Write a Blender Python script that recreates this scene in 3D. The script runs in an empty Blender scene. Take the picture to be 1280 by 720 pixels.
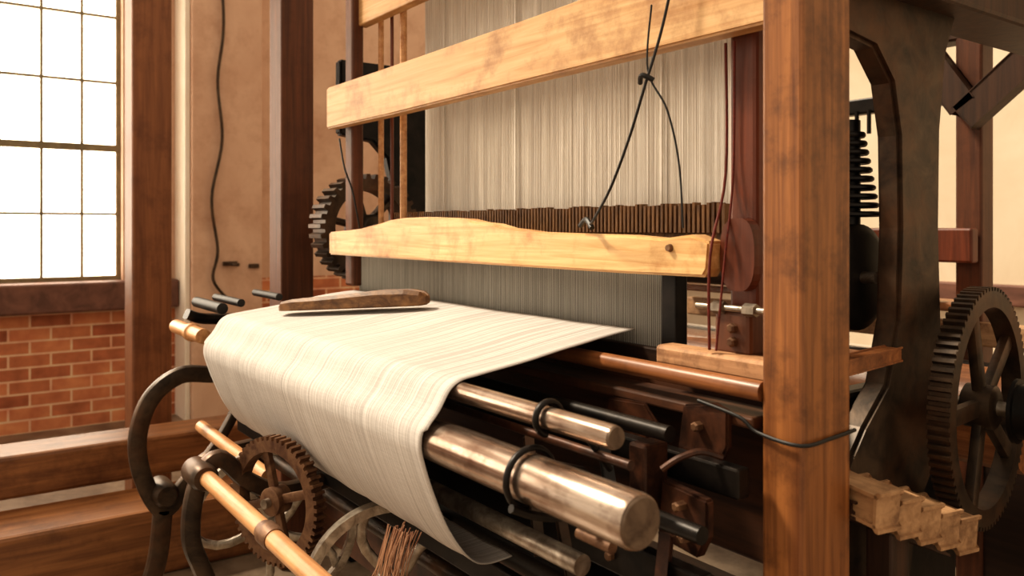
import bpy, bmesh, math, random
from mathutils import Vector, Matrix, noise
random.seed(7)
scn = bpy.context.scene
COL = scn.collection

# ------------------------------------------------------------------ materials
def newmat(name):
    m = bpy.data.materials.new(name); m.use_nodes = True
    nt = m.node_tree; b = nt.nodes['Principled BSDF']
    return m, nt, b

def rgb(r, g, b):
    f = lambda c: ((c/255.0+0.055)/1.055)**2.4 if c > 10 else c/255.0/12.92
    return (f(r), f(g), f(b), 1)

def noisy(name, c1, c2, scale=(8, 8, 8), rough=0.6, metal=0.0, bump=0.15, detail=6, c3=None, spots=0.0, pos=(0.35, 0.65), bd=0.004, s3=5):
    m, nt, b = newmat(name)
    N, L = nt.nodes, nt.links
    tc = N.new('ShaderNodeTexCoord'); mp = N.new('ShaderNodeMapping')
    mp.inputs['Scale'].default_value = scale
    L.new(tc.outputs['Object'], mp.inputs[0])
    no = N.new('ShaderNodeTexNoise'); no.inputs['Scale'].default_value = 1; no.inputs['Detail'].default_value = detail
    no.inputs['Roughness'].default_value = 0.62; no.inputs['Distortion'].default_value = 0.6
    L.new(mp.outputs[0], no.inputs[0])
    cr = N.new('ShaderNodeValToRGB')
    cr.color_ramp.elements[0].position = pos[0]; cr.color_ramp.elements[0].color = c1
    cr.color_ramp.elements[1].position = pos[1]; cr.color_ramp.elements[1].color = c2
    L.new(no.outputs[0], cr.inputs[0])
    out = cr.outputs[0]
    if c3 is not None:
        n2 = N.new('ShaderNodeTexNoise'); n2.inputs['Scale'].default_value = s3; n2.inputs['Detail'].default_value = 8
        n2.inputs['Roughness'].default_value = 0.7
        L.new(tc.outputs['Object'], n2.inputs[0])
        r2 = N.new('ShaderNodeValToRGB'); r2.color_ramp.elements[0].position = 0.48; r2.color_ramp.elements[1].position = 0.68
        r2.color_ramp.elements[1].color = (spots, spots, spots, 1)
        L.new(n2.outputs[0], r2.inputs[0])
        mx = N.new('ShaderNodeMixRGB'); mx.inputs[2].default_value = c3
        L.new(r2.outputs[0], mx.inputs[0]); L.new(out, mx.inputs[1]); out = mx.outputs[0]
    L.new(out, b.inputs['Base Color'])
    b.inputs['Roughness'].default_value = rough; b.inputs['Metallic'].default_value = metal
    if bump:
        bp = N.new('ShaderNodeBump'); bp.inputs['Strength'].default_value = bump; bp.inputs['Distance'].default_value = bd
        L.new(no.outputs[0], bp.inputs['Height']); L.new(bp.outputs[0], b.inputs['Normal'])
    return m

def wood(name, c1, c2, axis, rough=0.5, fine=70, c3=None, spots=0.5, s3=5):
    s = [fine, fine, fine]; s['xyz'.index(axis)] = 2.2
    return noisy(name, c1, c2, tuple(s), rough, 0, 0.25, 5, c3, spots, (0.3, 0.7), 0.003, s3)

DK = rgb(60, 28, 12)
M = {}
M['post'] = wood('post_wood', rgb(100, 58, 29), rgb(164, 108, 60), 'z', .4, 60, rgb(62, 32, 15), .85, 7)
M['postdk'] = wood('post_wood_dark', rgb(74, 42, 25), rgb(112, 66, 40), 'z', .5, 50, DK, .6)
M['column'] = wood('column_wood', rgb(112, 68, 40), rgb(154, 100, 62), 'z', .5, 40, rgb(90, 50, 28), .6)
M['beam'] = wood('beam_wood', rgb(186, 138, 88), rgb(222, 184, 136), 'x', .45, 55, rgb(142, 94, 54), .8, 6)
M['race'] = wood('race_wood', rgb(200, 146, 86), rgb(238, 202, 146), 'x', .35, 60, rgb(162, 98, 44), .75, 6)
M['red'] = wood('red_wood', rgb(86, 42, 26), rgb(126, 66, 42), 'z', .4, 60, DK, .5)
M['rail'] = wood('rail_wood', rgb(112, 68, 40), rgb(168, 112, 70), 'x', .35, 60, DK, .6)
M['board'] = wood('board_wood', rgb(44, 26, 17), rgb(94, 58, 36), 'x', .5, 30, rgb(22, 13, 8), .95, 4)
M['tube'] = wood('tube_wood', rgb(172, 118, 74), rgb(216, 168, 120), 'x', .35, 60, rgb(130, 80, 46), .5)
M['base'] = wood('base_wood', rgb(110, 68, 38), rgb(164, 112, 68), 'y', .4, 40, DK, .6)
M['pale'] = wood('pale_wood', rgb(150, 114, 80), rgb(188, 150, 112), 'x', .6, 60, rgb(96, 64, 40), .8, 14)
M['palex'] = wood('pale_wood_x', rgb(150, 106, 72), rgb(200, 156, 116), 'x', .6, 60, rgb(90, 56, 32), .8, 12)
M['shut'] = wood('shuttle_wood', rgb(82, 54, 32), rgb(146, 106, 66), 'x', .55, 50, DK, .7, 14)
M['darkw'] = wood('dark_wood', rgb(30, 18, 11), rgb(58, 36, 22), 'x', .5, 40)
M['darkz'] = wood('dark_wood_z', rgb(44, 28, 18), rgb(78, 50, 32), 'z', .5, 40)
M['iron'] = noisy('cast_iron', rgb(48, 39, 31), rgb(86, 70, 55), (14, 14, 14), .42, .5, .2, 6, rgb(104, 68, 42), .6)
M['irondk'] = noisy('black_iron', rgb(16, 14, 13), rgb(38, 32, 28), (14, 14, 14), .4, .5, .2, 6)
M['rust'] = noisy('rusty_iron', rgb(84, 56, 40), rgb(130, 98, 72), (30, 30, 30), .5, .4, .3, 6)
M['plate'] = noisy('brown_plate', rgb(50, 30, 21), rgb(90, 56, 38), (20, 20, 20), .4, .3, .3, 6, rgb(26, 16, 12), .8, s3=16)
M['steel'] = noisy('worn_steel', rgb(130, 120, 108), rgb(190, 180, 166), (30, 30, 30), .35, .8, .1, 6, rgb(90, 64, 46), .5)
M['copper'] = noisy('worn_roller_metal', rgb(146, 124, 108), rgb(204, 188, 174), (3, 50, 50), .24, .85, .05, 5, rgb(104, 72, 54), .8, s3=8)
M['coppere'] = noisy('roller_end', rgb(84, 68, 56), rgb(122, 104, 88), (30, 30, 30), .5, .5, .1)
M['black'] = noisy('black_rubber', rgb(14, 13, 12), rgb(26, 24, 22), (20, 20, 20), .5, 0, .1)
M['redcord'] = noisy('red_cord', rgb(84, 26, 16), rgb(116, 40, 24), (20, 20, 200), .7)
M['thread'] = noisy('harness_thread', rgb(226, 220, 212), rgb(248, 244, 236), (60, 4, 3), .8, 0, 0, 4)
M['sheet'] = noisy('harness_sheet', rgb(210, 204, 194), rgb(240, 234, 226), (120, 4, 2), .85, 0, .05, 6, rgb(198, 188, 174), .5)
M['reed'] = noisy('reed_back', rgb(112, 110, 104), rgb(154, 152, 144), (200, 4, 1.5), .6, .0, .2, 5)
M['reedw'] = noisy('reed_wire', rgb(166, 164, 156), rgb(200, 198, 190), (100, 4, 2), .45, .1, 0, 4)
M['comb'] = noisy('comb_wood', rgb(84, 56, 32), rgb(146, 106, 66), (90, 10, 10), .6, 0, .3)
M['strings'] = noisy('warp_strings', rgb(130, 88, 68), rgb(196, 156, 126), (40, 40, 6), .8, 0, 0)
M['plaster'] = noisy('plaster', rgb(208, 170, 144), rgb(228, 194, 168), (1.5, 1.5, 1.5), .85, 0, .1, 8, rgb(188, 146, 120), .6)
M['plasterb'] = noisy('plaster_cream', rgb(226, 208, 180), rgb(240, 226, 202), (1.2, 1.2, 1.2), .85, 0, .1, 8)
M['white'] = noisy('lit_pilaster_tone', rgb(240, 228, 210), rgb(250, 242, 228), (3, 3, 2), .6, 0, .1, 8)  # near-white tone with the light on the pilaster side painted in
M['floor'] = noisy('concrete_floor', rgb(110, 94, 78), rgb(158, 140, 120), (3, 3, 3), .35, 0, .1, 8, rgb(66, 52, 40), .6)
M['frame'] = noisy('window_frame', rgb(120, 106, 80), rgb(150, 134, 102), (10, 10, 10), .5)
M['sill'] = noisy('sill_paint', rgb(96, 64, 52), rgb(128, 88, 72), (3, 10, 10), .6)
m, nt, b = newmat('frosted_window_glass')
b.inputs['Base Color'].default_value = (.9, .9, .88, 1); b.inputs['Roughness'].default_value = .5
b.inputs['Emission Color'].default_value = (1.0, .86, .68, 1); b.inputs['Emission Strength'].default_value = 6.0
M['glass'] = m

# cloth
m, nt, b = newmat('linen_cloth'); N, L = nt.nodes, nt.links
tc = N.new('ShaderNodeTexCoord')
mp = N.new('ShaderNodeMapping'); mp.inputs['Scale'].default_value = (210, 1.2, 1.2); L.new(tc.outputs['Object'], mp.inputs[0])
n1 = N.new('ShaderNodeTexNoise'); n1.inputs['Scale'].default_value = 1; n1.inputs['Detail'].default_value = 4; L.new(mp.outputs[0], n1.inputs[0])
mp2 = N.new('ShaderNodeMapping'); mp2.inputs['Scale'].default_value = (20, 500, 500); L.new(tc.outputs['Object'], mp2.inputs[0])
n2 = N.new('ShaderNodeTexNoise'); n2.inputs['Scale'].default_value = 1; n2.inputs['Detail'].default_value = 2; L.new(mp2.outputs[0], n2.inputs[0])
ml = N.new('ShaderNodeMixRGB'); ml.inputs[0].default_value = .15; L.new(n1.outputs[0], ml.inputs[1]); L.new(n2.outputs[0], ml.inputs[2])
cr = N.new('ShaderNodeValToRGB'); cr.color_ramp.elements[0].position = .38; cr.color_ramp.elements[1].position = .62
cr.color_ramp.elements[0].color = rgb(164, 158, 153); cr.color_ramp.elements[1].color = rgb(208, 203, 198)
L.new(ml.outputs[0], cr.inputs[0]); L.new(cr.outputs[0], b.inputs['Base Color']); b.inputs['Roughness'].default_value = .85
bp = N.new('ShaderNodeBump'); bp.inputs['Strength'].default_value = .35; bp.inputs['Distance'].default_value = .001
L.new(ml.outputs[0], bp.inputs['Height']); L.new(bp.outputs[0], b.inputs['Normal'])
M['cloth'] = m

# brick (wall lies in the YZ plane)
m, nt, b = newmat('brick_wall'); N, L = nt.nodes, nt.links
tc = N.new('ShaderNodeTexCoord'); sx = N.new('ShaderNodeSeparateXYZ'); cx = N.new('ShaderNodeCombineXYZ')
L.new(tc.outputs['Object'], sx.inputs[0]); L.new(sx.outputs[1], cx.inputs[0]); L.new(sx.outputs[2], cx.inputs[1])
br = N.new('ShaderNodeTexBrick'); br.inputs['Scale'].default_value = 1; br.inputs['Brick Width'].default_value = .235
br.inputs['Row Height'].default_value = .083; br.inputs['Mortar Size'].default_value = .007; br.inputs['Bias'].default_value = 0
br.inputs['Color1'].default_value = rgb(222, 146, 102); br.inputs['Color2'].default_value = rgb(166, 94, 64); br.inputs['Mortar'].default_value = rgb(232, 188, 154)
L.new(cx.outputs[0], br.inputs[0])
no = N.new('ShaderNodeTexNoise'); no.inputs['Scale'].default_value = 9; no.inputs['Detail'].default_value = 8; L.new(tc.outputs['Object'], no.inputs[0])
mx = N.new('ShaderNodeMixRGB'); mx.blend_type = 'OVERLAY'; mx.inputs[0].default_value = .7
L.new(br.outputs[0], mx.inputs[1]); L.new(no.outputs[0], mx.inputs[2]); L.new(mx.outputs[0], b.inputs['Base Color'])
bp = N.new('ShaderNodeBump'); bp.inputs['Strength'].default_value = .5; bp.inputs['Distance'].default_value = .01; bp.invert = True
L.new(br.outputs[1], bp.inputs['Height']); L.new(bp.outputs[0], b.inputs['Normal']); b.inputs['Roughness'].default_value = .85
M['brick'] = m

# ------------------------------------------------------------------ mesh helpers
def finish(name, bm, mat, smooth=False):
    bmesh.ops.recalc_face_normals(bm, faces=bm.faces)
    me = bpy.data.meshes.new(name); bm.to_mesh(me); bm.free()
    me.materials.append(M[mat])
    if smooth:
        for p in me.polygons: p.use_smooth = True
        try: me.set_sharp_from_angle(angle=math.radians(38))
        except Exception: pass
    ob = bpy.data.objects.new(name, me); COL.objects.link(ob)
    return ob

def box(name, x0, x1, y0, y1, z0, z1, mat, bev=0.004, segs=2):
    bm = bmesh.new()
    bmesh.ops.create_cube(bm, size=1)
    for v in bm.verts:
        v.co = Vector((x0+(v.co.x+.5)*(x1-x0), y0+(v.co.y+.5)*(y1-y0), z0+(v.co.z+.5)*(z1-z0)))
    if bev: bmesh.ops.bevel(bm, geom=bm.edges[:], offset=bev, segments=segs, affect='EDGES', profile=.5)
    return finish(name, bm, mat)

def obox(name, p0, p1, w, h, mat, bev=0.003, up=(0, 0, 1)):
    p0, p1 = Vector(p0), Vector(p1); t = (p1-p0).normalized(); up = Vector(up)
    s = t.cross(up).normalized(); u = s.cross(t).normalized()
    bm = bmesh.new(); bmesh.ops.create_cube(bm, size=1); ln = (p1-p0).length
    for v in bm.verts: v.co = p0+t*((v.co.x+.5)*ln)+s*(v.co.y*w)+u*(v.co.z*h)
    if bev: bmesh.ops.bevel(bm, geom=bm.edges[:], offset=bev, segments=2, affect='EDGES')
    return finish(name, bm, mat)

def prism(name, pts, axis, a0, a1, mat, bev=0.004, smooth=False):
    bm = bmesh.new()
    def P(p, a):
        return {'x': (a, p[0], p[1]), 'y': (p[0], a, p[1]), 'z': (p[0], p[1], a)}[axis]
    A = [bm.verts.new(P(p, a0)) for p in pts]; B = [bm.verts.new(P(p, a1)) for p in pts]
    bm.faces.new(A); bm.faces.new(B[::-1]); n = len(pts)
    for i in range(n): bm.faces.new((A[i], B[i], B[(i+1) % n], A[(i+1) % n]))
    bmesh.ops.recalc_face_normals(bm, faces=bm.faces)
    if bev:
        es = [e for e in bm.edges if len(e.link_faces) == 2 and e.calc_face_angle(0) > 1.2]
        bmesh.ops.bevel(bm, geom=es, offset=bev, segments=2, affect='EDGES')
    return finish(name, bm, mat, smooth)

def catmull(pts, n=8, closed=False):
    P = [Vector(p) for p in pts]; out = []; k = len(P)
    rng = range(k) if closed else range(k-1)
    for i in rng:
        if closed: a, b_, c, d = P[i-1], P[i], P[(i+1) % k], P[(i+2) % k]
        else: a, b_, c, d = P[max(i-1, 0)], P[i], P[i+1], P[min(i+2, k-1)]
        for j in range(n):
            t = j/n
            out.append(.5*((2*b_)+(-a+c)*t+(2*a-5*b_+4*c-d)*t*t+(-a+3*b_-3*c+d)*t**3))
    if not closed: out.append(P[-1].copy())
    return out

def tube(name, pts, r, mat, seg=10, normal=None, rb=None, closed=False, smooth_path=0, sq=False):
    if smooth_path: pts = catmull(pts, smooth_path, closed)
    pts = [Vector(p) for p in pts]; n = len(pts)
    R = r if isinstance(r, (list, tuple)) else [r]*n
    bm = bmesh.new(); rings = []
    ref = Vector(normal) if normal else None
    prev = None
    for i, p in enumerate(pts):
        if closed: t = pts[(i+1) % n]-pts[i-1]
        else: t = pts[min(i+1, n-1)]-pts[max(i-1, 0)]
        t.normalize()
        if ref: a = ref - t*ref.dot(t)
        elif prev: a = prev - t*prev.dot(t)
        else:
            q = Vector((0, 0, 1)) if abs(t.z) < .9 else Vector((1, 0, 0)); a = q - t*q.dot(t)
        a.normalize(); prev = a.copy(); c = t.cross(a)
        ra = R[min(i, len(R)-1)]; rbb = rb if rb else ra
        ring = []
        for j in range(seg):
            th = 2*math.pi*(j+.5)/seg
            cs, sn = math.cos(th), math.sin(th)
            if sq:
                e = .5; cs = math.copysign(abs(cs)**e, cs); sn = math.copysign(abs(sn)**e, sn)
            ring.append(bm.verts.new(p+a*(ra*cs)+c*(rbb*sn)))
        rings.append(ring)
    m = n if closed else n-1
    for i in range(m):
        A, B = rings[i], rings[(i+1) % n]
        for j in range(seg): bm.faces.new((A[j], A[(j+1) % seg], B[(j+1) % seg], B[j]))
    if not closed:
        bm.faces.new(rings[0][::-1]); bm.faces.new(rings[-1])
    return finish(name, bm, mat, True)

def rod(name, p0, p1, r, mat, seg=24):
    return tube(name, [p0, p1], r, mat, seg)

def turned(name, p0, p1, prof, mat, seg=32):
    p0, p1 = Vector(p0), Vector(p1); t = (p1-p0).normalized()
    q = Vector((0, 0, 1)) if abs(t.z) < .9 else Vector((1, 0, 0)); a = (q-t*q.dot(t)).normalized(); c = t.cross(a)
    bm = bmesh.new(); rings = []
    for s, r in prof:
        p = p0.lerp(p1, s)
        rings.append([bm.verts.new(p+a*(r*math.cos(2*math.pi*j/seg))+c*(r*math.sin(2*math.pi*j/seg))) for j in range(seg)])
    for A, B in zip(rings, rings[1:]):
        for j in range(seg): bm.faces.new((A[j], A[(j+1) % seg], B[(j+1) % seg], B[j]))
    bm.faces.new(rings[0][::-1]); bm.faces.new(rings[-1])
    return finish(name, bm, mat, True)

def gear_rim(name, c, axis, R, inner, width, teeth, depth, mat, frac=.5):
    c = Vector(c); t = Vector(axis).normalized()
    q = Vector((0, 0, 1)) if abs(t.z) < .9 else Vector((1, 0, 0)); a = (q-t*q.dot(t)).normalized(); d = t.cross(a)
    prof = []
    if teeth:
        for i in range(teeth):
            b0 = 2*math.pi*i/teeth; w = 2*math.pi/teeth
            prof += [(b0, R-depth), (b0+w*.12, R), (b0+w*frac, R), (b0+w*(frac+.12), R-depth)]
    else:
        prof = [(2*math.pi*i/64, R) for i in range(64)]
    bm = bmesh.new()
    def V(th, r, s): return bm.verts.new(c+a*(r*math.cos(th))+d*(r*math.sin(th))+t*s)
    O0 = [V(th, r, -width/2) for th, r in prof]; O1 = [V(th, r, width/2) for th, r in prof]
    I0 = [V(th, inner, -width/2) for th, r in prof]; I1 = [V(th, inner, width/2) for th, r in prof]
    n = len(prof)
    for i in range(n):
        j = (i+1) % n
        bm.faces.new((O0[i], O0[j], O1[j], O1[i])); bm.faces.new((I0[i], I1[i], I1[j], I0[j]))
        bm.faces.new((O0[i], I0[i], I0[j], O0[j])); bm.faces.new((O1[i], O1[j], I1[j], I1[i]))
    return finish(name, bm, mat, not teeth)

def group(name, obs, origin=None):
    bpy.context.view_layer.update()
    e = bpy.data.objects.new(name, None); COL.objects.link(e); e.empty_display_size = .1
    if origin is None:
        pts = [o.matrix_world @ Vector(cn) for o in obs for cn in o.bound_box]
        lo = Vector([min(p[i] for p in pts) for i in range(3)]); hi = Vector([max(p[i] for p in pts) for i in range(3)])
        origin = Vector(((lo.x+hi.x)/2, (lo.y+hi.y)/2, lo.z))
    e.location = origin
    for o in obs:
        o.parent = e; o.matrix_parent_inverse = Matrix.Translation(-Vector(origin))
    return e

def wheel(c, axis, R, width, teeth, depth, mat, spokes=5, rimw=.03, hub=.035, shaft=.012, hubw=None, curved=0.0, hubmat=None, rot=0, spw=.012):
    c = Vector(c); t = Vector(axis).normalized()
    q = Vector((0, 0, 1)) if abs(t.z) < .9 else Vector((1, 0, 0)); a = (q-t*q.dot(t)).normalized(); d = t.cross(a)
    obs = [gear_rim('rim', c, axis, R, R-depth-rimw, width, teeth, depth, mat)]
    hw = hubw or width*1.6
    obs.append(turned('hub', c-t*hw/2, c+t*hw/2, [(0, hub*.8), (.08, hub), (.92, hub), (1, hub*.8)], hubmat or mat))
    obs.append(rod('axle', c-t*hw*.8, c+t*hw*.8, shaft, 'steel'))
    for i in range(spokes):
        th = 2*math.pi*i/spokes+.3+rot; pts = []
        for k in range(7):
            f = k/6; rr = hub*.8+(R-depth-rimw*.6-hub*.8)*f; tt = th+curved*math.sin(f*math.pi)*.5
            pts.append(c+a*(rr*math.cos(tt))+d*(rr*math.sin(tt)))
        obs.append(tube('spoke_%d' % (i+1), pts, width*.28, mat, 10, normal=t, rb=spw, sq=True))
    return obs

# ------------------------------------------------------------------ room
WX = -6.0
win_z0, win_z1 = .95, 3.15
def wallpart(name, y0, y1, z0, z1, mat, x0=WX-.3, x1=WX): return box(name, x0, x1, y0, y1, z0, z1, mat, 0)
wl = [wallpart('brick_below_window', -4, 5.0, 0, .93, 'brick'),
      wallpart('plaster_above', -4, 5.0, win_z1, 4.2, 'plaster'),
      wallpart('plaster_right', 1.13, 5.0, .93, win_z1, 'plaster'),
      wallpart('plaster_mid', -1.25, -.75, .93, win_z1, 'plaster'),
      wallpart('plaster_left', -4, -3.13, .93, win_z1, 'plaster')]
group('wall_left', wl, (WX, 0, 0))
def window(name, y0, y1):
    wn = []; ny = 8; dy = (y1-y0)/ny
    for i in range(ny+1):
        y = y0+i*dy; w = .009 if 0 < i < ny else .03
        wn.append(box('mullion_%d' % i, WX-.12, WX-.07, y-w, y+w, win_z0, win_z1, 'frame', .003))
    for i in range(6):
        z = win_z0+i*.444; w = .009
        if i in (0, 5): w = .03
        if i == 2: w = .024
        wn.append(box('transom_%d' % i, WX-.13, WX-.065, y0, y1, z-w, z+w, 'frame', .003))
    wn.append(box('glass', WX-.1, WX-.094, y0, y1, win_z0, win_z1, 'glass', 0))
    group(name, wn)
window('window_1', -.75, 1.13)
window('added_fill_window', -3.13, -1.25)  # unseen glowing window, added to bring more light from the left
box('trim_1', WX-.1, WX+.14, -4, 1.46, .76, .95, 'sill', .015)
box('wall_pilaster', WX+.002, WX+.3, 1.5, 1.98, 0, 4.2, 'plaster', .01)
box('pilaster_lit_face', WX+.005, WX+.27, 1.462, 1.498, 0, 4.2, 'white', .006)  # added pale strip: brightness of the lit pilaster side put into its colour
box('wall_back', WX-.3, 4.0, 5.0, 5.2, 0, 4.2, 'plasterb', 0)
box('floor', WX-.3, 4.0, -4, 5.2, -.1, 0, 'floor', 0)
tube('electrical_cable', [(-5.66, 1.66, 3.3), (-5.67, 1.70, 2.7), (-5.67, 1.66, 2.3), (-5.67, 1.69, 1.9), (-5.67, 1.62, 1.5), (-5.67, 1.66, 1.15), (-5.67, 1.63, .95), (-5.67, 1.74, .8)], .010, 'iron', 8, smooth_path=6)
group('wall_hook', [box('plate', -5.7, -5.68, 1.70, 1.80, 1.04, 1.07, 'iron', .004), rod('arm', (-5.69, 1.72, 1.055), (-5.6, 1.78, 1.05), .012, 'iron', 10),
                    box('plate_2', -5.7, -5.68, 1.88, 1.95, 1.02, 1.05, 'iron', .004)])

# ------------------------------------------------------------------ wooden column & floor timbers (left)
group('wooden_column', [box('shaft', -4.37, -4.19, .83, 1.01, 0, 4.19, 'column', .012)])
group('timber_beam', [box('timber', -3.86, -3.62, -1.6, 1.5, .27, .435, 'base', .015), box('pad_1', -3.84, -3.64, -1.2, -1.0, .0, .27, 'darkz', .01), box('pad_2', -3.84, -3.64, 1.2, 1.4, 0, .27, 'darkz', .01)])
box('floor_timber', -3.58, -3.25, -1.6, 1.5, 0, .25, 'base', .015)

# ------------------------------------------------------------------ LOOM
LO = []
A = LO.append
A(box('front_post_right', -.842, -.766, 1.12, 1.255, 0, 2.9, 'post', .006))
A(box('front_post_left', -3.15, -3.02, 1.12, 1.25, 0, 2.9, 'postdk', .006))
A(box('rear_post_left', -3.15, -3.02, 2.2, 2.33, 0, 2.9, 'darkz', .006))
A(box('rear_post_right', -.9, -.8, 2.5, 2.6, 0, 2.9, 'darkz', .006))
A(box('top_rail_front', -3.2, -.7, 1.14, 1.24, 2.45, 2.6, 'beam', .006))
A(prism('upper_beam', [(-2.68, 1.645), (-2.2, 1.642), (-1.4, 1.645), (-.845, 1.645), (-.845, 1.80), (-1.5, 1.79), (-2.2, 1.787), (-2.68, 1.787)], 'y', 1.155, 1.20, 'beam', .005))
A(box('upper_beam_high', -2.62, -.9, 1.24, 1.28, 2.0, 2.12, 'beam', .005))
race = [(-2.67, 1.208), (-2.2, 1.208), (-1.6, 1.208), (-1.2, 1.208), (-1.0, 1.21), (-.99, 1.225), (-.985, 1.275), (-1.03, 1.288), (-1.1, 1.28), (-1.2, 1.286), (-1.35, 1.288), (-1.5, 1.291), (-1.57, 1.297),
        (-1.62, 1.300), (-1.68, 1.311), (-1.74, 1.315), (-1.80, 1.324), (-1.9, 1.328), (-2.0, 1.331), (-2.12, 1.330), (-2.22, 1.324), (-2.3, 1.312), (-2.36, 1.306), (-2.42, 1.298), (-2.52, 1.292), (-2.67, 1.286)]
A(prism('race_beam', race, 'y', 1.16, 1.205, 'race', .005))
A(turned('race_peg', (-1.08, 1.152, 1.262), (-1.08, 1.165, 1.262), [(0, .006), (1, .009)], 'rust', 16))
A(box('sword_right', -.985, -.925, 1.215, 1.26, 1.05, 2.2, 'red', .008))
el = [(-.948+.038*math.copysign(abs(math.cos(a))**.7, math.cos(a)), 1.252+.066*math.copysign(abs(math.sin(a))**.8, math.sin(a))) for a in [2*math.pi*k/28 for k in range(28)]]
A(prism('sword_boss_right', el, 'y', 1.19, 1.214, 'red', 0))
A(box('sword_left', -2.66, -2.6, 1.215, 1.26, 1.1, 2.4, 'postdk', .008))
A(rod('heald_rod_1', (-2.55, 1.3, 1.25), (-2.55, 1.3, 2.4), .010, 'tube', 12))
A(rod('heald_rod_2', (-2.47, 1.3, 1.25), (-2.47, 1.3, 2.4), .006, 'red', 12))
A(rod('heald_rod_3', (-2.39, 1.3, 1.25), (-2.39, 1.3, 2.4), .012, 'tube', 12))
A(box('harness_sheet', -2.47, -1.12, 1.43, 1.434, 1.24, 2.5, 'sheet', 0))
bm = bmesh.new()
def thin(bm, x, y, z0, z1, r, dx=0):
    vs = []
    for z, ox in ((z0, 0), (z1, dx)):
        vs.append([bm.verts.new((x+ox+sx_*r, y+sy_*r, z)) for sx_, sy_ in ((-1, 0), (0, -1), (1, 0), (0, 1))])
    for j in range(4): bm.faces.new((vs[0][j], vs[0][(j+1) % 4], vs[1][(j+1) % 4], vs[1][j]))
for i in range(420):
    x = -2.465+1.34*i/419+random.uniform(-.0012, .0012)
    thin(bm, x, 1.4285+random.uniform(-.001, .001), 1.26, 2.5, random.uniform(.0006, .0010), random.uniform(-.004, .004))
A(finish('harness_threads', bm, 'thread'))
for k, x in enumerate((-2.33, -1.93, -1.35)):
    A(box('harness_divider_%d' % (k+1), x-.002, x+.002, 1.418, 1.424, 1.26, 2.5, 'sheet', 0))
A(box('comb_board', -2.52, -1.08, 1.34, 1.42, 1.27, 1.335, 'comb', .003))
bm = bmesh.new()
def addbox(bm, x0, x1, y0, y1, z0, z1):
    vs = [bm.verts.new((X, Y, Z)) for X in (x0, x1) for Y in (y0, y1) for Z in (z0, z1)]
    for f in ((0, 1, 3, 2), (4, 6, 7, 5), (0, 4, 5, 1), (2, 3, 7, 6), (0, 2, 6, 4), (1, 5, 7, 3)): bm.faces.new([vs[q] for q in f])
for i in range(110):
    x = -2.51+1.42*i/109
    addbox(bm, x-.0035, x+.0035, 1.325, 1.345, 1.29, 1.348+random.uniform(0, .006))
A(finish('comb_teeth', bm, 'comb'))
A(box('reed_panel', -2.62, -1.17, 1.255, 1.262, 1.045, 1.25, 'reed', 0))
bm = bmesh.new()
for i in range(260): thin(bm, -2.615+1.44*i/259, 1.25, 1.05, 1.25, .0012)
A(finish('reed_wires', bm, 'reedw'))
A(box('reed_end', -1.175, -1.135, 1.235, 1.27, 1.03, 1.26, 'irondk', .003))
A(box('reed_base', -2.65, -1.1, 1.235, 1.30, 1.02, 1.052, 'darkw', .004))
A(rod('breast_rail', (-1.45, 1.13, 1.030), (-.845, 1.13, 1.030), .017, 'rail'))
A(box('breast_block', -1.12, -.845, 1.16, 1.21, 1.035, 1.075, 'palex', .008))
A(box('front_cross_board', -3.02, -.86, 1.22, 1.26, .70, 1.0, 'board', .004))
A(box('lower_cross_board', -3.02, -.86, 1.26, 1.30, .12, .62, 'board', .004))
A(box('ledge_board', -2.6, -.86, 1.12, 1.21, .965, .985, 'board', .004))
A(rod('black_shaft_1', (-2.85, 1.02, .955), (-.95, 1.02, .955), .014, 'irondk'))
A(rod('black_shaft_2', (-2.85, .95, .84), (-.82, .95, .84), .014, 'irondk'))
A(box('black_rail_1', -2.85, -.85, 1.07, 1.10, .86, .91, 'irondk', .004))
A(box('black_rail_2', -2.85, -.85, .98, 1.01, .70, .76, 'irondk', .004))
A(box('black_rail_3', -2.85, -.80, .90, .92, .60, .65, 'irondk', .004))
A(rod('steel_rod_1', (-2.8, .90, .93), (-.92, .90, .93), .008, 'plate'))
A(rod('steel_rod_2', (-2.8, .87, .755), (-1.0, .87, .755), .018, 'steel'))
A(rod('low_shaft', (-2.85, 1.0, .5), (-.85, 1.0, .5), .02, 'iron'))
A(rod('black_drum', (-2.7, 1.08, .60), (-.9, 1.08, .60), .05, 'irondk', 32))
A(prism('bracket_plate_1', [(-1.02, .86), (-.93, .87), (-.90, .93), (-.90, .99), (-.93, 1.0), (-1.0, .985)], 'y', 1.105, 1.12, 'plate', .004))
A(prism('bracket_plate_2', [(-.99, .77), (-.90, .76), (-.88, .80), (-.88, .86), (-.98, .87)], 'y', 1.03, 1.05, 'plate', .004))
A(prism('bracket_plate_4', [(-1.22, .85), (-1.08, .86), (-1.05, .92), (-1.10, .97), (-1.2, .965)], 'y', 1.11, 1.12, 'plate', .004))
A(box('bracket_plate_3', -1.03, -.99, 1.0, 1.06, .78, .93, 'plate', .006))
for k, (x, y, z) in enumerate(((-.96, 1.10, .955), (-.93, 1.02, .84), (-.92, 1.02, .79), (-.955, 1.19, 1.12), (-.955, 1.19, 1.095), (-1.1, 1.1, .93), (-1.17, 1.1, .9), (-1.0, 1.0, .80), (-.9, .98, .73), (-1.05, .98, .73))):
    A(turned('bolt_%d' % (k+1), (x, y-.012, z), (x, y+.02, z), [(0, .006), (.1, .009), (1, .009)], 'rust', 6))
A(rod('pivot_pin', (-1.04, 1.19, 1.155), (-.86, 1.19, 1.155), .006, 'steel'))
A(turned('pivot_nut_1', (-1.0, 1.19, 1.155), (-.975, 1.19, 1.155), [(0, .012), (1, .012)], 'steel', 6))
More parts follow.
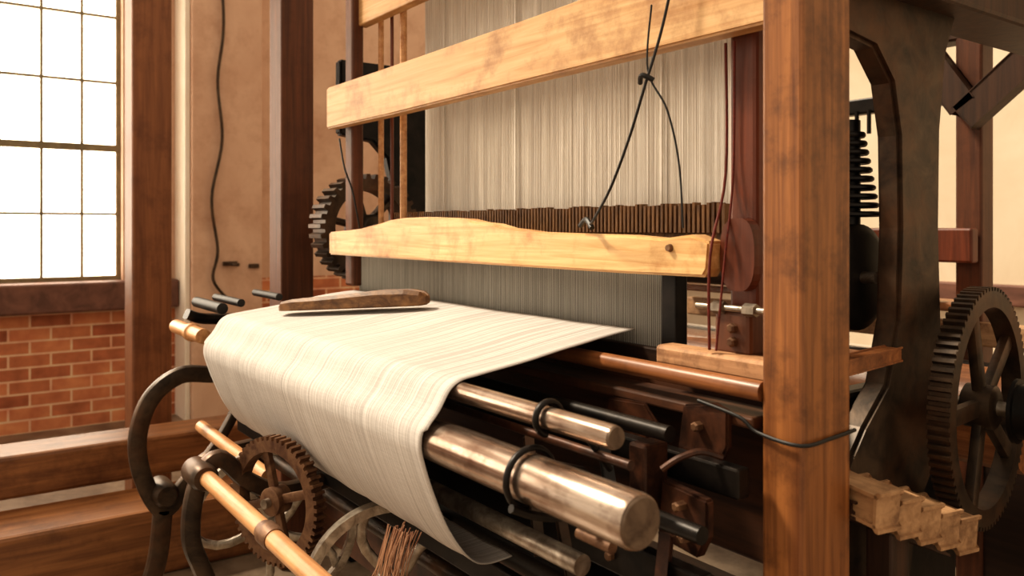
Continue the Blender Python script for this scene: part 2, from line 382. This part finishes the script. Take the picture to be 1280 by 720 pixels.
A(turned('pivot_nut_2', (-.93, 1.19, 1.155), (-.905, 1.19, 1.155), [(0, .012), (1, .012)], 'steel', 6))
A(box('sword_foot_right', -1.0, -.92, 1.19, 1.25, 1.07, 1.15, 'postdk', .008))
A(obox('link_1', (-1.08, .98, .95), (-.98, .93, .80), .012, .02, 'irondk'))
A(obox('link_2', (-1.25, .95, .9), (-1.15, .9, .72), .012, .02, 'iron'))
A(obox('link_3', (-.93, .99, .80), (-.90, .93, .62), .014, .022, 'plate'))
A(obox('link_4', (-1.12, .92, .80), (-1.02, .88, .66), .010, .02, 'iron'))
A(tube('link_lever', [(-.95, 1.0, .90), (-.93, 1.02, .92), (-.91, 1.05, .93), (-.89, 1.08, .92)], .006, 'plate', 8, smooth_path=5))
A(rod('spring_pin', (-1.02, .88, .80), (-.94, .88, .80), .010, 'rust', 12))
A(box('wood_step_1', -.98, -.88, .86, .93, .66, .70, 'palex', .006))
A(box('wood_step_2', -.86, -.80, .90, 1.0, .66, .71, 'palex', .006))
def hook(name, x, cy, cz, R, tail):
    pts = [Vector((x, cy+R*math.cos(a), cz+R*math.sin(a))) for a in [math.radians(q) for q in range(20, 275, 15)]]
    return tube(name, [Vector(p) for p in tail]+pts, .006, 'irondk', 10, normal=(1, 0, 0), rb=.005)
A(hook('roller_hook_1', -1.0, .80, 1.003, .026, [(-1.0, .93, .90), (-1.0, .88, .96), (-1.0, .84, 1.0)]))
A(hook('roller_hook_2', -1.0, .765, .915, .047, [(-1.0, .93, .86), (-1.0, .87, .91)]))
A(tube('hook_arm', [(-.99, .72, .88), (-.99, .80, .85), (-.99, .95, .84)], .007, 'irondk', 8, smooth_path=4))
bm = bmesh.new()
for i in range(150):
    x = -2.58+1.38*i/149; r = .0015
    bm.faces.new([bm.verts.new((x-r, 1.31, 1.07)), bm.verts.new((x+r, 1.31, 1.07)), bm.verts.new((x+r, 2.3, .95)), bm.verts.new((x-r, 2.3, .95))])
A(finish('warp_threads', bm, 'thread'))
A(rod('warp_beam', (-3.02, 2.3, .8), (-.9, 2.3, .8), .13, 'rail', 32))
def casting(name, x, yz, r=.028, mat='iron', w=.020, sm=6):
    return tube(name, [(x, y, z) for y, z in yz], w, mat, 12, normal=(1, 0, 0), rb=r, smooth_path=sm, sq=True)
A(casting('side_casting_loop', -2.86, [(1.15, .80), (.95, .80), (.83, .80), (.713, .808), (.621, .739), (.582, .615), (.60, .483), (.663, .37), (.74, .45), (.83, .52), (1.15, .54)]))
A(casting('side_casting_leg', -2.86, [(.66, .37), (.64, .2), (.58, .02)], .03))
A(casting('side_casting_inner', -2.86, [(.83, .79), (.90, .70), (.86, .6), (.80, .52)], .016))
A(casting('mid_casting_loop', -2.12, [(.98, .62), (.80, .60), (.70, .643), (.622, .715), (.57, .655), (.555, .53), (.59, .42), (.66, .2), (.64, .02)], .022))
A(casting('side_arm', -2.88, [(1.12, 1.0), (.95, .985), (.8, .99), (.74, 1.01)], .018, 'irondk', .03))
A(turned('boss_1', (-2.93, .66, .43), (-2.8, .66, .43), [(0, .03), (.1, .04), (.9, .04), (1, .03)], 'iron', 24))
A(turned('boss_2', (-2.17, .575, .685), (-2.06, .575, .685), [(0, .028), (.1, .034), (.9, .034), (1, .028)], 'iron', 24))
A(rod('stub_rod_1', (-2.98, .80, 1.04), (-2.68, .80, 1.04), .018, 'black'))
A(rod('stub_rod_2', (-2.96, .86, 1.055), (-2.68, .86, 1.055), .013, 'black'))
A(rod('stub_rod_3', (-2.9, .98, 1.07), (-2.66, .98, 1.07), .012, 'black'))
A(turned('stub_roller', (-3.02, .74, .955), (-2.68, .74, .955), [(0, .02), (.02, .024), (.55, .024), (.57, .03), (.65, .03), (.67, .024), (1, .024)], 'tube', 28))
A(rod('treadle_tube', (-2.08, .58, .685), (-1.2, .58, .67), .02, 'tube'))
A(turned('treadle_collar', (-1.66, .58, .678), (-1.60, .58, .677), [(0, .022), (.2, .025), (.8, .025), (1, .022)], 'rust', 24))
A(rod('back_tube', (-2.85, .78, .63), (-2.2, .78, .62), .02, 'tube'))
cast = [(1.32, 1.95), (1.80, 1.95), (1.79, 1.78), (1.73, 1.66), (1.705, 1.5), (1.70, 1.3), (1.71, 1.1), (1.74, .98), (1.72, .86), (1.62, .74), (1.56, .5), (1.60, .0),
        (1.36, .0), (1.36, .86), (1.42, .93), (1.50, 1.0), (1.54, 1.12), (1.55, 1.3), (1.545, 1.48), (1.52, 1.58), (1.46, 1.64), (1.32, 1.66)]
A(prism('side_frame_right', cast, 'x', -.89, -.84, 'iron', .008))
A(prism('side_frame_left', cast, 'x', -2.98, -2.93, 'irondk', .008))
A(box('top_arm_right', -.93, -.78, 1.256, 2.5, 1.74, 1.98, 'darkz', .01))
A(obox('ledge_bar', (-.80, 1.255, 1.062), (-.83, 1.50, 1.062), .03, .022, 'rail'))
A(box('dark_guard', -.95, -.9, 1.3, 1.9, .4, .98, 'irondk', .01))
A(tube('post_tie', [(-.96, 1.1, 1.0), (-.88, 1.11, .985), (-.845, 1.114, .965), (-.766, 1.115, .96), (-.76, 1.19, .962), (-.762, 1.26, .965)], .0032, 'black', 8, smooth_path=5))
A(tube('cord_1', [(-1.3, 1.15, 1.305), (-1.25, 1.12, 1.32), (-1.18, 1.1, 1.38), (-1.13, 1.1, 1.47), (-1.09, 1.1, 1.56), (-1.06, 1.12, 1.68), (-1.02, 1.13, 1.85)], .0028, 'black', 8, smooth_path=8))
A(tube('cord_2', [(-1.09, 1.12, 1.72), (-1.1, 1.12, 1.6), (-1.06, 1.13, 1.52), (-1.04, 1.14, 1.42), (-1.03, 1.14, 1.3)], .002, 'black', 8, smooth_path=8))
A(tube('cord_knot', [(-1.11, 1.11, 1.575), (-1.09, 1.095, 1.585), (-1.075, 1.11, 1.575)], .005, 'black', 8, smooth_path=5))
A(tube('cord_end', [(-1.34, 1.16, 1.305), (-1.31, 1.15, 1.318), (-1.28, 1.14, 1.30)], .006, 'black', 8, smooth_path=5))
A(tube('cord_3', [(-2.56, 1.15, 1.6), (-2.52, 1.15, 1.5), (-2.5, 1.17, 1.42), (-2.51, 1.2, 1.3)], .003, 'black', 8, smooth_path=8))
A(tube('sword_wire', [(-.985, 1.205, 1.64), (-.985, 1.205, 1.4), (-.975, 1.15, 1.25), (-.985, 1.16, 1.08)], .0028, 'redcord', 8, smooth_path=6))
A(tube('sword_wire_2', [(-.965, 1.205, 1.64), (-.968, 1.205, 1.4), (-.962, 1.175, 1.25), (-.97, 1.16, 1.08)], .0022, 'redcord', 8, smooth_path=6))
group('weaving_loom', LO, (-1.95, 1.5, 0))

cone = []
n = 10
for i in range(n):
    z = 1.49-.018*i; r = .036+.0032*i
    cone.append(turned('ring_%d' % (i+1), (-.955, 1.55, z-.0055), (-.955, 1.55, z+.0055), [(0, r*.93), (.3, r), (.7, r), (1, r*.93)], 'irondk', 32))
cone.append(rod('core', (-.955, 1.55, 1.28), (-.955, 1.55, 1.52), .026, 'irondk', 20))
cone.append(turned('disc', (-1.0, 1.55, 1.20), (-.92, 1.55, 1.20), [(0, .09), (.1, .108), (.5, .112), (.9, .108), (1, .09)], 'irondk', 40))
cone.append(rod('spindle', (-1.02, 1.55, 1.20), (-.89, 1.55, 1.20), .012, 'steel', 16))
group('cone_spring', cone)

def roller(name, x0, x1, y, z, r):
    o = [turned('barrel', (x0, y, z), (x1, y, z), [(0, r*.93), (.003, r), (.9, r), (.9965, r), (1, r*.95)], 'copper', 40),
         turned('end_cap', (x1-.001, y, z), (x1+.004, y, z), [(0, r*.93), (.7, r*.9), (1, r*.86)], 'coppere', 40),
         rod('spindle', (x0-.05, y, z), (x0+.01, y, z), r*.4, 'steel')]
    return group(name, o)
roller('cloth_roller', -2.60, -.765, .765, .915, .038)
roller('breast_roller', -2.60, -.85, .80, 1.003, .018)

group('gear_wheel', wheel((-.80, 1.79, .93), (1, .13, 0), .248, .04, 84, .008, 'iron', 5, .034, .045, .015, spw=.018))
group('gear_wheel.001', wheel((-2.80, 1.36, 1.3), (1, 0, 0), .20, .11, 34, .018, 'iron', 6, .04, .05, .015))
group('gear_wheel.002', wheel((-2.0, .73, .62), (.35, -.937, 0), .160, .032, 52, .010, 'rust', 4, .028, .035, .012))
group('flywheel', wheel((-1.72, .90, .46), (.9, -.3, 0), .20, .035, 0, 0, 'steel', 5, .022, .035, .014, curved=.5))
group('flywheel.001', wheel((-2.35, .85, .42), (.9, -.3, 0), .24, .035, 0, 0, 'steel', 5, .022, .035, .014, curved=.5))
group('belt_pulley', [turned('drum', (-.740, 1.798, .93), (-.690, 1.804, .93), [(0, .055), (.06, .065), (.2, .065), (.22, .055), (.8, .055), (.82, .065), (.95, .065), (1, .055)], 'irondk', 40),
                      turned('hub', (-.690, 1.804, .93), (-.670, 1.807, .93), [(0, .028), (1, .022)], 'iron', 24)])

WB = []
for i in range(5):
    f = i/4; y = 1.29+.27*f; z = .848-.098*f
    WB.append(obox('block_%d' % (i+1), (-.82, y+.008, z), (-.715, y-.012, z-.008), .042, .055, 'pale', .006))
WB.append(obox('carrier', (-.79, 1.262, .83), (-.79, 1.58, .695), .05, .03, 'darkz', .005))
WB.append(box('stand', -.815, -.765, 1.38, 1.44, 0, .765, 'darkz', .005))
WB.append(obox('rivet_bar', (-.71, 1.33, .66), (-.71, 1.55, .62), .02, .03, 'steel', .004))
group('wooden_brake_blocks', WB)

# ------------------------------------------------------------------ cloth
prof = [(1.235, 1.083), (1.1, 1.068), (.95, 1.044), (.84, 1.030), (.80, 1.0245), (.775, 1.010), (.752, .975), (.727, .945), (.7215, .915), (.730, .88), (.752, .82), (.785, .75), (.83, .69), (.87, .67), (.93, .67)]
P = catmull([(0, y, z) for y, z in prof], 6)
bm = bmesh.new(); nx = 100; rows = []
X0, X1 = -2.62, -1.25
for i in range(nx+1):
    f = i/nx; row = []
    for k, p in enumerate(P):
        g = k/len(P)
        x = X0+(X1-X0)*f + (.02*g*(1-2*f) if g > .5 else 0)
        w = abs(noise.noise(Vector((x*3, p.y*5, p.z*4))))*.005
        low = max(0, g-.55)/.45
        w2 = noise.noise(Vector((x*7, p.z*2, 3)))*.014*low
        row.append(bm.verts.new((x, p.y-abs(w2), p.z+w if g < .3 else p.z)))
    rows.append(row)
for i in range(nx):
    for k in range(len(P)-1): bm.faces.new((rows[i][k], rows[i+1][k], rows[i+1][k+1], rows[i][k+1]))
cl = finish('woven_cloth', bm, 'cloth', True)
sd = cl.modifiers.new('thick', 'SOLIDIFY'); sd.thickness = .0025; sd.offset = 0

p0, p1 = Vector((-2.39, .89, 1.052)), Vector((-1.955, 1.14, 1.088))
t = (p1-p0).normalized(); s = t.cross(Vector((0, 0, 1))).normalized(); u = s.cross(t)
bm = bmesh.new(); rings = []
for f, w, h0, h1 in [(0, .016, 0, .018), (.03, .028, 0, .028), (.12, .034, 0, .034), (.3, .036, 0, .036), (.5, .037, 0, .042), (.7, .036, 0, .048), (.88, .032, 0, .046), (.97, .024, 0, .038), (1, .012, .006, .028)]:
    c = p0.lerp(p1, f); ring = []
    for a_, b_ in ((-1, .1), (-.8, 0), (.8, 0), (1, .1), (1, .75), (.75, 1), (.45, 1), (.35, .9), (-.35, .9), (-.45, 1), (-.75, 1), (-1, .75)):
        ring.append(bm.verts.new(c+s*(a_*w)+u*(h0+(h1-h0)*b_)))
    rings.append(ring)
for R0, R1 in zip(rings, rings[1:]):
    n = len(R0)
    for j in range(n): bm.faces.new((R0[j], R0[(j+1) % n], R1[(j+1) % n], R1[j]))
bm.faces.new(rings[0][::-1]); bm.faces.new(rings[-1])
finish('weaving_shuttle', bm, 'shut')

ys = []
for i in range(34):
    x = -1.45+random.uniform(-.04, .04); y = .79+random.uniform(-.02, .02)
    ys.append(tube('strand_%d' % (i+1), [(x, y, .70), (x-.01+random.uniform(-.015, .015), y-.02, .62), (x-.03+random.uniform(-.04, .04), y-.02+random.uniform(-.03, .03), .5), (x-.04+random.uniform(-.07, .07), y, .3)], .0014, 'strings', 6, smooth_path=4))
bpy.ops.object.select_all(action='DESELECT')
for o in ys: o.select_set(True)
bpy.context.view_layer.objects.active = ys[0]
bpy.ops.object.join(); ys[0].name = 'yarn_bundle'

# ------------------------------------------------------------------ background machine on the right
G = []
G.append(box('post_1', -1.41, -1.32, 2.96, 3.05, 0, 3.4, 'postdk', .008))
G.append(obox('brace_1', (-1.36, 2.93, 1.72), (-1.75, 2.93, 2.30), .06, .09, 'darkz'))
G.append(obox('brace_2', (-1.36, 2.93, 1.68), (-.8, 2.93, 2.15), .06, .10, 'darkz'))
G.append(box('top_rail', -1.75, .2, 2.96, 3.06, 1.96, 2.2, 'darkz', .008))
G.append(obox('roof_brace', (-1.7, 2.2, 2.0), (.0, 3.4, 2.0), .08, .14, 'darkz'))
G.append(box('mid_rail', -1.75, -1.325, 2.90, 2.95, 1.18, 1.30, 'red', .008))
G.append(box('low_rail', -2.6, .4, 2.90, 2.95, .90, .98, 'pale', .008))
G.append(box('shelf', -2.6, -1.3, 2.8, 2.95, 1.02, 1.05, 'rail', .006))
G.append(rod('back_roller', (-2.6, 2.75, 1.12), (-1.45, 2.75, 1.12), .06, 'darkw'))
G.append(rod('back_roller_2', (-2.6, 2.7, .8), (.1, 2.7, .8), .08, 'irondk'))
G.append(box('low_panel', -2.6, .1, 2.97, 3.0, .1, .72, 'darkw', .004))
G.append(box('hanging_rail', -2.2, -1.4, 2.95, 3.0, 1.74, 1.80, 'irondk', .006))
for k in range(9):
    G.append(rod('hanging_hook_%d' % (k+1), (-1.92+.05*k, 2.94, 1.75), (-1.92+.05*k, 2.94, 1.66), .008, 'irondk', 8))
G.append(box('post_2', -3.0, -2.9, 2.96, 3.04, 0, 2.6, 'darkz', .008))
G.append(box('top_rail_far', -3.0, -1.7, 2.96, 3.04, 2.45, 2.6, 'darkz', .008))
G.append(box('post_3', .1, .2, 2.96, 3.04, 0, 2.6, 'darkz', .008))
G.append(box('inner_post', -1.60, -1.56, 3.0, 3.04, 1.3, 2.0, 'darkz', .005))
group('background_loom', G)
box('trim_2', -5.6, 4.0, 4.94, 4.998, .86, .98, 'sill', .01)

# ------------------------------------------------------------------ camera & light
cam = bpy.data.cameras.new('camera'); co = bpy.data.objects.new('camera', cam); COL.objects.link(co)
co.location = (0, 0, 1.3); co.rotation_euler = (math.radians(90), 0, math.radians(53.9))
cam.sensor_width = 36; cam.lens = 28.77; cam.shift_y = -75/1280; cam.clip_start = .02
cam.dof.use_dof = True; cam.dof.focus_distance = 1.9; cam.dof.aperture_fstop = 4
scn.camera = co

w = bpy.data.worlds.new('sky'); scn.world = w; w.use_nodes = True
w.node_tree.nodes['Background'].inputs[0].default_value = (1.0, .82, .62, 1); w.node_tree.nodes['Background'].inputs[1].default_value = .78
s = bpy.data.lights.new('sun', 'SUN'); s.energy = 4.6; s.angle = math.radians(8); s.color = (1, .86, .67)
so = bpy.data.objects.new('sun', s); COL.objects.link(so)
so.rotation_euler = Vector((.52, .36, -.74)).to_track_quat('-Z', 'Y').to_euler()
scn.view_settings.view_transform = 'Standard'
try: scn.view_settings.look = 'Medium High Contrast'
except Exception as e: print('LOOK', e)
